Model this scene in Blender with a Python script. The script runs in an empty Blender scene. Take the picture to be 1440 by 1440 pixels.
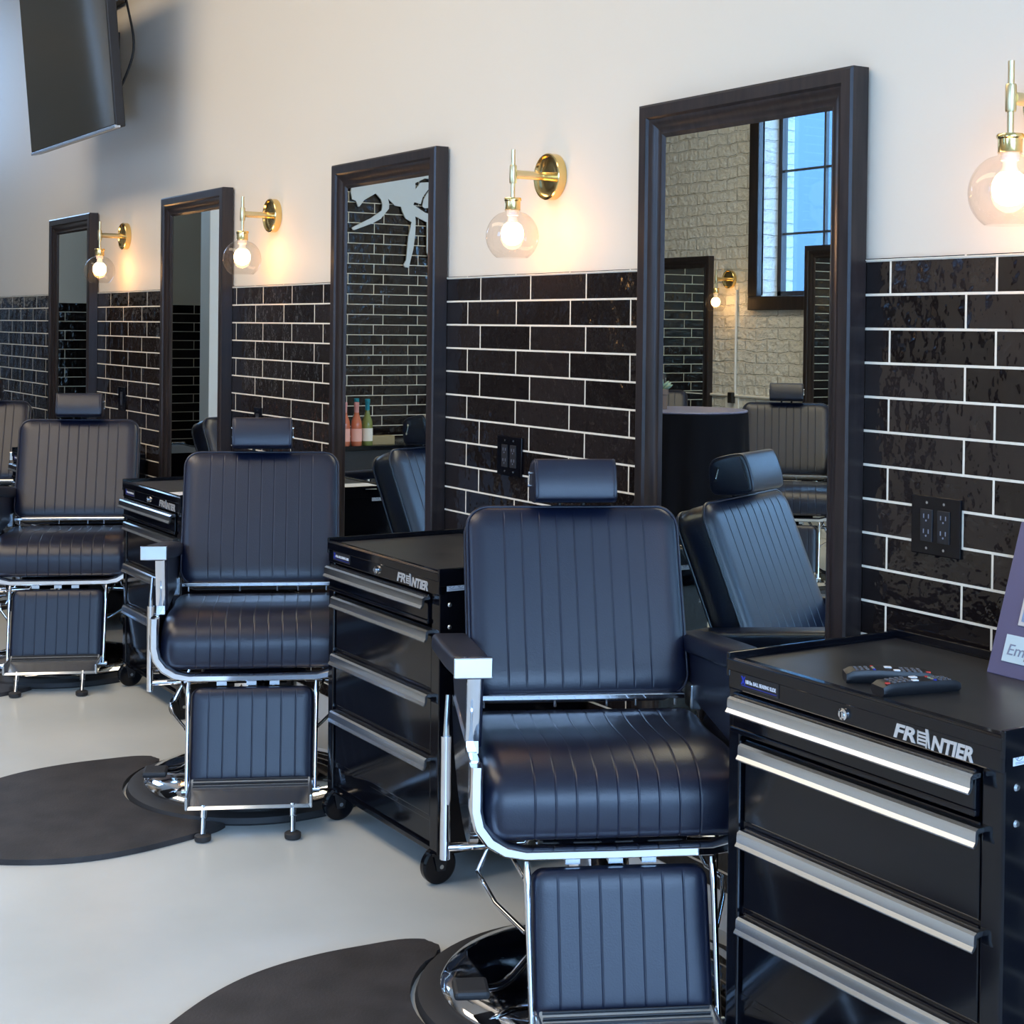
import bpy, bmesh, math, random
from mathutils import Vector, Matrix
random.seed(7)
S = bpy.context.scene
COL = S.collection
R = math.radians

# ------------------------------------------------------------------ camera
cam_d = bpy.data.cameras.new('camera')
cam = bpy.data.objects.new('camera', cam_d)
COL.objects.link(cam)
cam_d.sensor_fit = 'HORIZONTAL'
cam_d.sensor_width = 36.0
cam_d.lens = 54.308
cam_d.shift_y = -0.1613
cam_d.clip_start = 0.05
_r, _u, _f = Vector((0.52698, 0.8498, 0.01163)), Vector((-0.017, -0.00314, 0.99985)), Vector((-0.84971, 0.5271, -0.01279))
M = Matrix(((_r.x, _u.x, -_f.x, 2.486), (_r.y, _u.y, -_f.y, -2.4667), (_r.z, _u.z, -_f.z, 1.4874), (0, 0, 0, 1)))
cam.matrix_world = M
S.camera = cam
S.view_settings.view_transform = 'Standard'
S.view_settings.look = 'None'
S.view_settings.gamma = 1.0
S.view_settings.exposure = 0.42
S.view_settings.use_curve_mapping = False

# ------------------------------------------------------------------ world and daylight
W = bpy.data.worlds.new('sky')
S.world = W
W.use_nodes = True
_bg = W.node_tree.nodes['Background']
_bg.inputs[0].default_value = (0.38, 0.62, 1.0, 1)
_bg.inputs[1].default_value = 10.5

def area(name, loc, rot, sx, sy, power, col):
    l = bpy.data.lights.new(name, 'AREA')
    l.shape = 'RECTANGLE'
    l.size, l.size_y = sx, sy
    l.energy = power
    l.color = col
    o = bpy.data.objects.new(name, l)
    COL.objects.link(o)
    o.location = loc
    o.rotation_euler = rot
    return o
# daylight through the shop front (+x end) and through the brick wall's window and two added ones
area('shop_front_daylight', (5.45, -2.625, 2.02), (0, R(90), 0), 3.85, 4.55, 1, (1, 1, 1)).data.cycles.is_portal = True
for _x, _w, _z, _h in ((-5.355, 1.41, 2.64, 1.82), (-1.5, 1.5, 2.35, 1.5), (1.9, 1.5, 2.35, 1.5)):
    area('side_window_daylight', (_x, -5.02, _z), (R(90), 0, 0), _w, _h, 1, (1, 1, 1)).data.cycles.is_portal = True
area('added_window_daylight', (-10.05, -.585, 3.35), (0, R(-90), 0), 1.3, .93, 1, (1, 1, 1)).data.cycles.is_portal = True  # portal for the opening added in the far wall
area('warm_ceiling_fill', (-3.0, -2.6, 4.1), (0, 0, 0), 6.0, 1.2, 125, (1.0, 0.82, 0.60))  # added warm fill under the ceiling, balances the blue daylight

# ------------------------------------------------------------------ material helpers
def nmat(name, base=(.5, .5, .5), rough=.5, metal=0.0, **kw):
    m = bpy.data.materials.new(name)
    m.use_nodes = True
    b = m.node_tree.nodes['Principled BSDF']
    b.inputs['Base Color'].default_value = (*base, 1)
    b.inputs['Roughness'].default_value = rough
    b.inputs['Metallic'].default_value = metal
    for k, v in kw.items():
        b.inputs[k].default_value = v
    return m

def noise_bump(m, scale=40, strength=.15, dist=.002, stretch=None, detail=4):
    nt = m.node_tree
    tc = nt.nodes.new('ShaderNodeTexCoord')
    mp = nt.nodes.new('ShaderNodeMapping')
    if stretch: mp.inputs['Scale'].default_value = stretch
    n = nt.nodes.new('ShaderNodeTexNoise')
    n.inputs['Scale'].default_value = scale
    n.inputs['Detail'].default_value = detail
    bp = nt.nodes.new('ShaderNodeBump')
    bp.inputs['Strength'].default_value = strength
    bp.inputs['Distance'].default_value = dist
    nt.links.new(tc.outputs['Object'], mp.inputs[0])
    nt.links.new(mp.outputs[0], n.inputs[0])
    nt.links.new(n.outputs[0], bp.inputs['Height'])
    nt.links.new(bp.outputs[0], nt.nodes['Principled BSDF'].inputs['Normal'])
    return n

def noise_color(m, c1, c2, scale=5, stretch=None, lo=.35, hi=.65, detail=5):
    nt = m.node_tree
    tc = nt.nodes.new('ShaderNodeTexCoord')
    mp = nt.nodes.new('ShaderNodeMapping')
    if stretch: mp.inputs['Scale'].default_value = stretch
    n = nt.nodes.new('ShaderNodeTexNoise')
    n.inputs['Scale'].default_value = scale
    n.inputs['Detail'].default_value = detail
    cr = nt.nodes.new('ShaderNodeValToRGB')
    cr.color_ramp.elements[0].position = lo
    cr.color_ramp.elements[1].position = hi
    cr.color_ramp.elements[0].color = (*c1, 1)
    cr.color_ramp.elements[1].color = (*c2, 1)
    nt.links.new(tc.outputs['Object'], mp.inputs[0])
    nt.links.new(mp.outputs[0], n.inputs[0])
    nt.links.new(n.outputs[0], cr.inputs[0])
    nt.links.new(cr.outputs[0], nt.nodes['Principled BSDF'].inputs['Base Color'])

paint = nmat('cream_paint', (.745, .665, .545), .6); noise_bump(paint, 90, .08, .001)
ceil_m = nmat('ceiling_paint', (.78, .77, .74), .8)
floor_m = nmat('grey_epoxy', (.6, .62, .6), .33); noise_color(floor_m, (.50, .52, .50), (.60, .61, .58), 1.6); noise_bump(floor_m, 14, .05, .002)
white_m = nmat('white_trim', (.78, .77, .73), .4)
leather = nmat('black_leather', (.0030, .0058, .020), .36); noise_bump(leather, 260, .22, .0012)
leather.node_tree.nodes['Principled BSDF'].inputs['Specular IOR Level'].default_value = .55
thread_m = nmat('dark_thread', (.05, .055, .065), .7)
chrome = nmat('chrome', (.74, .75, .78), .06, 1.0)
steel = nmat('brushed_aluminium', (.56, .61, .66), .27, 1.0)
blackmetal = nmat('gloss_black_enamel', (.003, .0035, .006), .10); noise_bump(blackmetal, 9, .03, .002)
blackmetal.node_tree.nodes['Principled BSDF'].inputs['Specular IOR Level'].default_value = .36
blackmatte = nmat('black_plastic', (.012, .012, .014), .45)
rubber = nmat('black_rubber', (.020, .020, .022), .6)
liner = nmat('rubber_liner', (.032, .031, .031), .36); noise_color(liner, (.014, .014, .015), (.032, .030, .028), 7); noise_bump(liner, 300, .2, .0006)
wood = nmat('espresso_wood', (.022, .015, .014), .34); noise_color(wood, (.010, .008, .009), (.026, .018, .017), 9, (6, 6, .5)); noise_bump(wood, 60, .1, .0006, (6, 6, .4))
mirror_m = nmat('mirror_glass', (.76, .83, .80), .0, 1.0)
brass = nmat('polished_brass', (.80, .58, .24), .16, 1.0)
brass_s = nmat('satin_brass', (.74, .60, .34), .3, 1.0)
mat_m = nmat('mat_foam', (.035, .031, .031), .62); noise_color(mat_m, (.019, .017, .018), (.036, .032, .033), 9); noise_bump(mat_m, 160, .35, .002)
screen_m = nmat('dark_screen', (.034, .037, .037), .07, 0, **{'Specular IOR Level': .3})
silver_m = nmat('silver_lettering', (.70, .70, .70), .35, .6)
blue_m = nmat('blue_print', (.01, .03, .35), .5)
paper_m = nmat('white_label', (.72, .74, .78), .5)
ink_m = nmat('grey_ink', (.22, .24, .30), .6)
red_m = nmat('red_button', (.55, .05, .04), .5)
btn_m = nmat('grey_button', (.10, .10, .11), .5)
wbtn_m = nmat('white_button', (.75, .75, .75), .5)
purple_m = nmat('plum_frame', (.10, .085, .15), .4)
teal_m = nmat('teal_foil', (.01, .22, .30), .35)
pink_m = nmat('pink_foil', (.70, .32, .30), .4)
rose_m = nmat('rose_wine', (.75, .22, .12), .08, 0, **{'Transmission Weight': .35})
pale_m = nmat('pale_glass', (.30, .36, .12), .08, 0, **{'Transmission Weight': .4})
label_m = nmat('bottle_label', (.75, .72, .66), .6)
pinklabel_m = nmat('pink_bottle_label', (.80, .42, .36), .6)
cloth_m = nmat('black_cloth', (.003, .003, .005), .85, 0, **{'Specular IOR Level': .12}); noise_bump(cloth_m, 12, .3, .01, (1, 1, .1))
clothtop_m = nmat('slate_table_top', (.13, .13, .20), .45)
tan_m = nmat('tan_card', (.30, .24, .13), .6)
pot_m = nmat('brown_pot', (.16, .10, .07), .6)
leaf_m = nmat('succulent_leaf', (.22, .32, .24), .5)
art_m = nmat('painted_metal_cutout', (.62, .65, .64), .45)
brick_out = nmat('outdoor_brick', (.20, .20, .20), .8); noise_bump(brick_out, 12, .6, .03)
foliage_m = nmat('foliage', (.10, .22, .05), .6)
iron_m = nmat('window_iron', (.05, .055, .06), .5)
house_m = nmat('pale_render_wall', (.45, .50, .55), .8)

# handmade tile with white grout
def tile_material(name, axis, x0, z0):
    m = bpy.data.materials.new(name)
    m.use_nodes = True
    nt = m.node_tree
    b = nt.nodes['Principled BSDF']
    L = nt.links.new
    geo = nt.nodes.new('ShaderNodeNewGeometry')
    sep = nt.nodes.new('ShaderNodeSeparateXYZ')
    L(geo.outputs['Position'], sep.inputs[0])
    ax = nt.nodes.new('ShaderNodeMath'); ax.operation = 'SUBTRACT'; ax.inputs[1].default_value = x0
    L(sep.outputs[axis], ax.inputs[0])
    az = nt.nodes.new('ShaderNodeMath'); az.operation = 'SUBTRACT'; az.inputs[1].default_value = z0
    L(sep.outputs['Z'], az.inputs[0])
    cmb = nt.nodes.new('ShaderNodeCombineXYZ')
    L(ax.outputs[0], cmb.inputs[0]); L(az.outputs[0], cmb.inputs[1])
    br = nt.nodes.new('ShaderNodeTexBrick')
    br.offset = .2709; br.offset_frequency = 2; br.squash = 1.0; br.squash_frequency = 2
    br.inputs['Scale'].default_value = 1.0
    br.inputs['Mortar Size'].default_value = .0028
    br.inputs['Mortar Smooth'].default_value = .0
    br.inputs['Bias'].default_value = 0
    br.inputs['Brick Width'].default_value = .291
    br.inputs['Row Height'].default_value = .075
    br.inputs['Color1'].default_value = (0, 0, 0, 1)
    br.inputs['Color2'].default_value = (1, 1, 1, 1)
    L(cmb.outputs[0], br.inputs['Vector'])
    mix = nt.nodes.new('ShaderNodeMix'); mix.data_type = 'RGBA'
    mix.inputs[6].default_value = (.008, .006, .006, 1); mix.inputs[7].default_value = (.020, .015, .014, 1)
    L(br.outputs['Color'], mix.inputs[0])
    mix2 = nt.nodes.new('ShaderNodeMix'); mix2.data_type = 'RGBA'
    mix2.inputs[7].default_value = (.78, .71, .58, 1)
    L(br.outputs['Fac'], mix2.inputs[0]); L(mix.outputs[2], mix2.inputs[6])
    L(mix2.outputs[2], b.inputs['Base Color'])
    rr = nt.nodes.new('ShaderNodeMapRange'); rr.inputs[3].default_value = .055; rr.inputs[4].default_value = .8
    L(br.outputs['Fac'], rr.inputs[0]); L(rr.outputs[0], b.inputs['Roughness'])
    # every tile has its own wavy glaze: shift the noise by the tile's random value
    sh = nt.nodes.new('ShaderNodeMath'); sh.operation = 'MULTIPLY'; sh.inputs[1].default_value = 37.0
    L(br.outputs['Color'], sh.inputs[0])
    c3 = nt.nodes.new('ShaderNodeCombineXYZ')
    L(ax.outputs[0], c3.inputs[0]); L(az.outputs[0], c3.inputs[1]); L(sh.outputs[0], c3.inputs[2])
    n1 = nt.nodes.new('ShaderNodeTexNoise'); n1.inputs['Scale'].default_value = 13; n1.inputs['Detail'].default_value = 2.5
    L(c3.outputs[0], n1.inputs[0])
    bp = nt.nodes.new('ShaderNodeBump'); bp.inputs['Strength'].default_value = .55; bp.inputs['Distance'].default_value = .012
    n2 = nt.nodes.new('ShaderNodeTexNoise'); n2.inputs['Scale'].default_value = 60; n2.inputs['Detail'].default_value = 1
    L(c3.outputs[0], n2.inputs[0])
    sm = nt.nodes.new('ShaderNodeMath'); sm.operation = 'MULTIPLY_ADD'; sm.inputs[1].default_value = .10
    L(n2.outputs[0], sm.inputs[0]); L(n1.outputs[0], sm.inputs[2]); L(sm.outputs[0], bp.inputs['Height'])
    bp2 = nt.nodes.new('ShaderNodeBump'); bp2.invert = True; bp2.inputs['Strength'].default_value = .7; bp2.inputs['Distance'].default_value = .002
    L(br.outputs['Fac'], bp2.inputs['Height']); L(bp.outputs[0], bp2.inputs['Normal'])
    L(bp2.outputs[0], b.inputs['Normal'])
    return m
tile_m = tile_material('handmade_black_tile', 'X', -7.5 - 29.1, 1.6425 - 30 * .075)
tile_y = tile_material('handmade_black_tile_end', 'Y', -40.0, 1.6425 - 60 * .075)

def painted_brick():
    m = nmat('white_painted_brick', (.72, .71, .66), .55)
    nt = m.node_tree; L = nt.links.new
    geo = nt.nodes.new('ShaderNodeNewGeometry'); sep = nt.nodes.new('ShaderNodeSeparateXYZ')
    L(geo.outputs['Position'], sep.inputs[0])
    n0 = nt.nodes.new('ShaderNodeTexNoise'); n0.inputs['Scale'].default_value = 5; n0.inputs['Detail'].default_value = 5
    L(geo.outputs['Position'], n0.inputs[0])
    ml = nt.nodes.new('ShaderNodeMath'); ml.operation = 'MULTIPLY_ADD'; ml.inputs[1].default_value = .06
    L(n0.outputs[0], ml.inputs[0]); L(sep.outputs['Z'], ml.inputs[2])
    cmb = nt.nodes.new('ShaderNodeCombineXYZ'); L(sep.outputs['X'], cmb.inputs[0]); L(ml.outputs[0], cmb.inputs[1])
    br = nt.nodes.new('ShaderNodeTexBrick'); br.offset = .5
    br.inputs['Scale'].default_value = 1; br.inputs['Brick Width'].default_value = .235; br.inputs['Row Height'].default_value = .085
    br.inputs['Mortar Size'].default_value = .007; br.inputs['Mortar Smooth'].default_value = .6
    L(cmb.outputs[0], br.inputs['Vector'])
    n1 = nt.nodes.new('ShaderNodeTexNoise'); n1.inputs['Scale'].default_value = 22; n1.inputs['Detail'].default_value = 5
    L(geo.outputs['Position'], n1.inputs[0])
    bp = nt.nodes.new('ShaderNodeBump'); bp.inputs['Strength'].default_value = .9; bp.inputs['Distance'].default_value = .03
    L(n1.outputs[0], bp.inputs['Height'])
    bp2 = nt.nodes.new('ShaderNodeBump'); bp2.invert = True; bp2.inputs['Strength'].default_value = 1; bp2.inputs['Distance'].default_value = .012
    L(br.outputs['Fac'], bp2.inputs['Height']); L(bp.outputs[0], bp2.inputs['Normal'])
    L(bp2.outputs[0], nt.nodes['Principled BSDF'].inputs['Normal'])
    return m
brick_m = painted_brick()

def thin_glass(name, tint, gl=.12):
    m = bpy.data.materials.new(name)
    m.use_nodes = True
    nt = m.node_tree
    for n in list(nt.nodes):
        if n.type == 'BSDF_PRINCIPLED': nt.nodes.remove(n)
    out = [n for n in nt.nodes if n.type == 'OUTPUT_MATERIAL'][0]
    t = nt.nodes.new('ShaderNodeBsdfTransparent'); t.inputs[0].default_value = (*tint, 1)
    g = nt.nodes.new('ShaderNodeBsdfGlossy'); g.inputs[1].default_value = .03
    lw = nt.nodes.new('ShaderNodeLayerWeight'); lw.inputs[0].default_value = .5
    pw = nt.nodes.new('ShaderNodeMath'); pw.operation = 'POWER'; pw.inputs[1].default_value = 5.0
    ad = nt.nodes.new('ShaderNodeMath'); ad.operation = 'MULTIPLY_ADD'; ad.inputs[1].default_value = .55; ad.inputs[2].default_value = .045; ad.use_clamp = True
    mx = nt.nodes.new('ShaderNodeMixShader')
    nt.links.new(lw.outputs['Facing'], pw.inputs[0]); nt.links.new(pw.outputs[0], ad.inputs[0])
    nt.links.new(ad.outputs[0], mx.inputs[0]); nt.links.new(t.outputs[0], mx.inputs[1]); nt.links.new(g.outputs[0], mx.inputs[2])
    nt.links.new(mx.outputs[0], out.inputs[0])
    return m
globe_m = thin_glass('clear_globe_glass', (.96, .93, .90))
pane_m = thin_glass('window_pane_glass', (.85, .92, .98))
bulb_m = bpy.data.materials.new('glowing_bulb'); bulb_m.use_nodes = True
_b = bulb_m.node_tree.nodes['Principled BSDF']
_b.inputs['Emission Color'].default_value = (1, .52, .19, 1); _b.inputs['Emission Strength'].default_value = 34
_b.inputs['Base Color'].default_value = (.9, .8, .7, 1)

# ------------------------------------------------------------------ mesh helpers
def obj(name, bm, m, parent=None, smooth=None, loc=None, rot=None):
    me = bpy.data.meshes.new(name)
    bmesh.ops.recalc_face_normals(bm, faces=bm.faces)
    bm.to_mesh(me); bm.free()
    if m is not None:
        for q in (m if isinstance(m, (list, tuple)) else [m]): me.materials.append(q)
    if smooth is not None:
        me.polygons.foreach_set('use_smooth', [True] * len(me.polygons))
        me.set_sharp_from_angle(angle=R(smooth))
    o = bpy.data.objects.new(name, me)
    COL.objects.link(o)
    if parent is not None: o.parent = parent
    if loc is not None: o.location = loc
    if rot is not None: o.rotation_euler = rot
    return o

def thing(name, label, cat, loc=(0, 0, 0), rz=0.0, group=None):
    o = bpy.data.objects.new(name, None)
    COL.objects.link(o)
    o.location = loc; o.rotation_euler = (0, 0, rz)
    o.empty_display_size = .1
    o['label'] = label; o['category'] = cat
    if group: o['group'] = group
    return o

def tag(o, label, cat, group=None):
    o['label'] = label; o['category'] = cat
    if group: o['group'] = group
    return o

def struct(o): o['kind'] = 'structure'; return o

def copy_tree(o, parent=None):
    c = o.copy(); COL.objects.link(c)
    if parent is not None: c.parent = parent
    for ch in list(o.children): copy_tree(ch, c)
    return c

def box(bm, x0, x1, y0, y1, z0, z1, bev=0.0, seg=2):
    vs = [bm.verts.new((x, y, z)) for x in (x0, x1) for y in (y0, y1) for z in (z0, z1)]
    idx = ((0, 1, 3, 2), (4, 6, 7, 5), (0, 4, 5, 1), (2, 3, 7, 6), (0, 2, 6, 4), (1, 5, 7, 3))
    fs = [bm.faces.new([vs[i] for i in f]) for f in idx]
    if bev > 0:
        es = list({e for f in fs for e in f.edges})
        bmesh.ops.bevel(bm, geom=es, offset=bev, segments=seg, profile=.5, affect='EDGES')
    return bm

def Box(*a, **k): return box(bmesh.new(), *a, **k)

def prism(bm, pts, axis, a, b, bev=0.0):
    """closed 2D outline extruded along axis. axis x: pts=(y,z); y: pts=(x,z); z: pts=(x,y)"""
    def mk(p, t):
        if axis == 'x': return (t, p[0], p[1])
        if axis == 'y': return (p[0], t, p[1])
        return (p[0], p[1], t)
    A = [bm.verts.new(mk(p, a)) for p in pts]; B = [bm.verts.new(mk(p, b)) for p in pts]
    n = len(pts); fs = [bm.faces.new(A), bm.faces.new(B[::-1])]
    caps = list(fs)
    for i in range(n): fs.append(bm.faces.new((A[i], B[i], B[(i + 1) % n], A[(i + 1) % n])))
    if bev > 0:
        es = list({e for f in caps for e in f.edges})
        bmesh.ops.bevel(bm, geom=es, offset=bev, segments=2, profile=.5, affect='EDGES')
    return bm

def lathe(bm, prof, c=(0, 0, 0), axis='z', seg=40, close=False):
    rings = []
    for r, h in prof:
        if r < 1e-6:
            p = {'z': (c[0], c[1], c[2] + h), 'y': (c[0], c[1] + h, c[2]), 'x': (c[0] + h, c[1], c[2])}[axis]
            rings.append([bm.verts.new(p)])
            continue
        ring = []
        for i in range(seg):
            a = 2 * math.pi * i / seg; u, v = r * math.cos(a), r * math.sin(a)
            p = {'z': (c[0] + u, c[1] + v, c[2] + h), 'y': (c[0] + u, c[1] + h, c[2] + v), 'x': (c[0] + h, c[1] + u, c[2] + v)}[axis]
            ring.append(bm.verts.new(p))
        rings.append(ring)
    for A, B in zip(rings, rings[1:]):
        for i in range(seg):
            j = (i + 1) % seg
            if len(A) == 1 and len(B) == 1: continue
            if len(A) == 1: bm.faces.new((A[0], B[i], B[j]))
            elif len(B) == 1: bm.faces.new((A[i], B[0], A[j]))
            else: bm.faces.new((A[i], B[i], B[j], A[j]))
    return bm

def cyl(bm, c, r, h, axis='z', seg=24):
    return lathe(bm, [(0, 0), (r, 0), (r, h), (0, h)], c, axis, seg)

def tube(bm, pts, r, seg=10, closed=False, flat=None, up=(0, 0, 1)):
    """round tube (or rectangular bar when flat=(w,t)) along a polyline"""
    P = [Vector(p) for p in pts]; n = len(P); rings = []
    rad = r if isinstance(r, (list, tuple)) else [r] * n
    ref = None
    for i in range(n):
        a = P[i - 1] if (i > 0 or closed) else P[i]; b = P[(i + 1) % n] if (i < n - 1 or closed) else P[i]
        t = (b - a).normalized()
        if flat:
            s = t.cross(Vector(up)); s = s.normalized() if s.length > 1e-4 else Vector((1, 0, 0))
            q = s.cross(t).normalized()
            w, h = flat[0] / 2, flat[1] / 2
            rings.append([bm.verts.new(P[i] + s * x + q * y) for x, y in ((-w, -h), (w, -h), (w, h), (-w, h))])
        else:
            if ref is None: ref = Vector((0, 0, 1)) if abs(t.z) < .9 else Vector((1, 0, 0))
            s = (ref - t * ref.dot(t)).normalized(); ref = s
            q = t.cross(s)
            rings.append([bm.verts.new(P[i] + (s * math.cos(2 * math.pi * k / seg) + q * math.sin(2 * math.pi * k / seg)) * rad[i]) for k in range(seg)])
    m = len(rings[0])
    rng = range(n) if closed else range(n - 1)
    for i in rng:
        A, B = rings[i], rings[(i + 1) % n]
        for k in range(m): bm.faces.new((A[k], A[(k + 1) % m], B[(k + 1) % m], B[k]))
    if not closed:
        bm.faces.new(rings[0][::-1]); bm.faces.new(rings[-1])
    return bm

def rrect(w, h, r, n=8):
    """rounded rectangle outline centred on 0"""
    pts = []
    for cx, cy, a0 in ((w / 2 - r, h / 2 - r, 0), (-w / 2 + r, h / 2 - r, 90), (-w / 2 + r, -h / 2 + r, 180), (w / 2 - r, -h / 2 + r, 270)):
        for k in range(n + 1):
            a = R(a0 + 90 * k / n); pts.append((cx + r * math.cos(a), cy + r * math.sin(a)))
    return pts

def catmull(pts, n=6, closed=False):
    out = []; N = len(pts)
    for i in range(N if closed else N - 1):
        p = [Vector(pts[(i + k - 1) % N] if closed else pts[min(max(i + k - 1, 0), N - 1)]) for k in range(4)]
        for j in range(n):
            t = j / n
            out.append(.5 * ((2 * p[1]) + (-p[0] + p[2]) * t + (2 * p[0] - 5 * p[1] + 4 * p[2] - p[3]) * t * t + (-p[0] + 3 * p[1] - 3 * p[2] + p[3]) * t ** 3))
    if not closed: out.append(Vector(pts[-1]))
    return out

def text_mesh(txt, size, m, parent, name, loc, rot, depth=.0006, shear=0.0, bold=0.0, width=None):
    cu = bpy.data.curves.new(name, 'FONT'); cu.body = txt; cu.size = size; cu.extrude = depth; cu.shear = shear; cu.offset = bold
    t = bpy.data.objects.new(name, cu); COL.objects.link(t)
    dg = bpy.context.evaluated_depsgraph_get()
    me = bpy.data.meshes.new_from_object(t.evaluated_get(dg))
    COL.objects.unlink(t); bpy.data.objects.remove(t)
    xs = [v.co.x for v in me.vertices]
    if width and xs:
        k = width / (max(xs) - min(xs)); x0 = min(xs)
        for v in me.vertices: v.co.x = (v.co.x - x0) * k
    me.materials.clear(); me.materials.append(m)
    o = bpy.data.objects.new(name, me); COL.objects.link(o); o.parent = parent; o.location = loc; o.rotation_euler = rot
    return o

# ------------------------------------------------------------------ the room
XE, XF, YL, H = -10.0, 5.5, -5.0, 4.2
struct(obj('floor', Box(XE - .2, XF + .2, YL - .3, .2, -.12, 0), floor_m))
struct(obj('ceiling', Box(XE - .2, XF + .2, YL - .3, .2, H, H + .15), ceil_m))
struct(obj('wall_right', Box(XE - .2, XF + .2, .006, .2, 0, H), paint))
bm = Box(XE + .01, XF, 0, .006, .095, 1.6425)
box(bm, XE + .01, XF, -.003, .006, 1.6425, 1.647)
struct(obj('wall_right_tiling', bm, tile_m))
struct(obj('baseboard_right', Box(XE + .01, XF, -.004, .006, 0, .095, ), white_m))
struct(obj('wall_far_tiling', Box(XE - .2, XE + .006, YL, 0, 0, 1.6425), tile_y))
# partition with full height tile
struct(obj('wall_partition', Box(-7.95, -7.8, -4.9, -1.56, 0, 3.6), tile_y))
struct(obj('trim_1', Box(-7.97, -7.79, -1.56, -1.47, 0, 3.6, bev=.004), white_m))

def wall_with_holes(name, a0, a1, z0, z1, holes, along, c0, c1, m):
    bm = bmesh.new()
    xs = sorted({a0, a1, *[h[0] for h in holes], *[h[1] for h in holes]}); zs = sorted({z0, z1, *[h[2] for h in holes], *[h[3] for h in holes]})
    for x, X in zip(xs, xs[1:]):
        for z, Z in zip(zs, zs[1:]):
            if any(h[0] <= x and X <= h[1] and h[2] <= z and Z <= h[3] for h in holes): continue
            if along == 'x': box(bm, x, X, c0, c1, z, Z)
            else: box(bm, c0, c1, x, X, z, Z)
    bmesh.ops.remove_doubles(bm, verts=bm.verts, dist=1e-5)
    return struct(obj(name, bm, m))
wall_with_holes('wall_far', YL, .006, 1.6425, H, [(-1.05, -.12, 2.7, 4.0)], 'y', XE - .2, XE, paint)  # high hole added to let daylight onto the far end
WINS = [(-6.06, -4.65, 1.73, 3.55), (-2.25, -.75, 1.6, 3.1), (1.15, 2.65, 1.6, 3.1)]  # first is the mirrored window; the other two are unseen, added for light
wall_with_holes('wall_left', XE, XF, 0, H, WINS, 'x', YL - .3, YL, brick_m)
wall_with_holes('wall_front', YL, .006, 0, H, [(-4.9, -.35, .1, 3.95)], 'y', XF, XF + .2, paint)

def window(i, x0, x1, z0, z1, y):
    w = struct(bpy.data.objects.new('window_%d' % i, None)); COL.objects.link(w)
    t = .10
    bm = bmesh.new()
    for a, b, c, d in ((x0 - t, x1 + t, z0 - t, z0), (x0 - t, x1 + t, z1, z1 + t), (x0 - t, x0, z0, z1), (x1, x1 + t, z0, z1)):
        box(bm, a, b, y - .02, y + .045, c, d, bev=.006)
    for a, b, c, d in ((x0, x1, z0, z0 + .04), (x0, x1, z1 - .04, z1), (x0, x0 + .04, z0, z1), (x1 - .04, x1, z0, z1)):
        box(bm, a, b, y - .20, y - .15, c, d)
    obj('window_frame', bm, wood, w)
    bm = bmesh.new()
    n = 3
    for k in range(1, n): 
        xx = x0 + (x1 - x0) * k / n; box(bm, xx - .009, xx + .009, y - .19, y - .16, z0 + .04, z1 - .04)
    for k in range(1, 4):
        zz = z0 + (z1 - z0) * k / 4; box(bm, x0 + .04, x1 - .04, y - .185, y - .165, zz - .008, zz + .008)
    obj('mullion', bm, iron_m, w)
    obj('pane', Box(x0 + .04, x1 - .04, y - .178, y - .174, z0 + .04, z1 - .04), pane_m, w)
for i, h in enumerate(WINS): window(i + 1, *h, YL)
w = struct(bpy.data.objects.new('window_5', None)); COL.objects.link(w)  # unseen opening, added to brighten the far left of the tiled wall
bm = bmesh.new()
for a, b, c, d in ((-1.05, -.12, 2.7, 2.75), (-1.05, -.12, 3.95, 4.0), (-1.05, -1.0, 2.75, 3.95), (-.17, -.12, 2.75, 3.95)): box(bm, XE - .12, XE - .06, a, b, c, d)
obj('window_frame', bm, iron_m, w)
# shop front glazing
w = struct(bpy.data.objects.new('window_4', None)); COL.objects.link(w)
bm = bmesh.new()
for a, b, c, d in ((-4.9, -.35, .1, .18), (-4.9, -.35, 3.87, 3.95), (-4.9, -4.82, .18, 3.87), (-.43, -.35, .18, 3.87), (-3.4, -3.34, .18, 3.87), (-1.9, -1.84, .18, 3.87), (-4.82, -.43, 2.9, 2.96)):
    box(bm, XF + .02, XF + .08, a, b, c, d)
obj('window_frame', bm, iron_m, w)

# ------------------------------------------------------------------ outside the brick-wall window
yo = YL - .3
t = tag(obj('brick_pier', Box(-5.98, -5.62, yo - .9, yo - .5, 0, 4.5, bev=.01), brick_out), 'pale rough brick pier standing outside the window', 'pier')
t = tag(obj('neighbouring_building', Box(-16, -3, yo - 6.2, yo - 5.2, -.13, 9), nmat('dark_render_wall', (.10, .15, .20), .8)), 'dark building across the yard, raised to dim the sky in the window', 'building')  # made tall and dark to dim the sky behind the mirrored window
tr = thing('leafy_tree', 'leafy green tree in the yard behind the window', 'tree', (-6.6, yo - 2.6, 0))
bm = bmesh.new(); tube(bm, [(0, 0, 0), (.04, 0, 1.2), (-.03, .02, 2.4), (.03, 0, 3.4)], [.07, .06, .045, .02])
for k in range(7):
    a = k * 2.4; z = 1.6 + k * .25; tube(bm, [(0, 0, z), (.35 * math.cos(a), .35 * math.sin(a), z + .35)], [.02, .008], 6)
obj('trunk', bm, pot_m, tr)
bm = bmesh.new()
for k in range(420):
    a = random.uniform(0, 6.28); rr = random.uniform(.05, .8); z = random.uniform(1.7, 3.8)
    c = Vector((rr * math.cos(a), rr * math.sin(a), z)); u = Vector([random.uniform(-1, 1) for _ in range(3)]).normalized(); v = u.orthogonal().normalized()
    s = random.uniform(.03, .07)
    bm.faces.new([bm.verts.new(c + u * s), bm.verts.new(c + v * s * .5), bm.verts.new(c - u * s), bm.verts.new(c - v * s * .5)])
obj('foliage', bm, foliage_m, tr)

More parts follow.
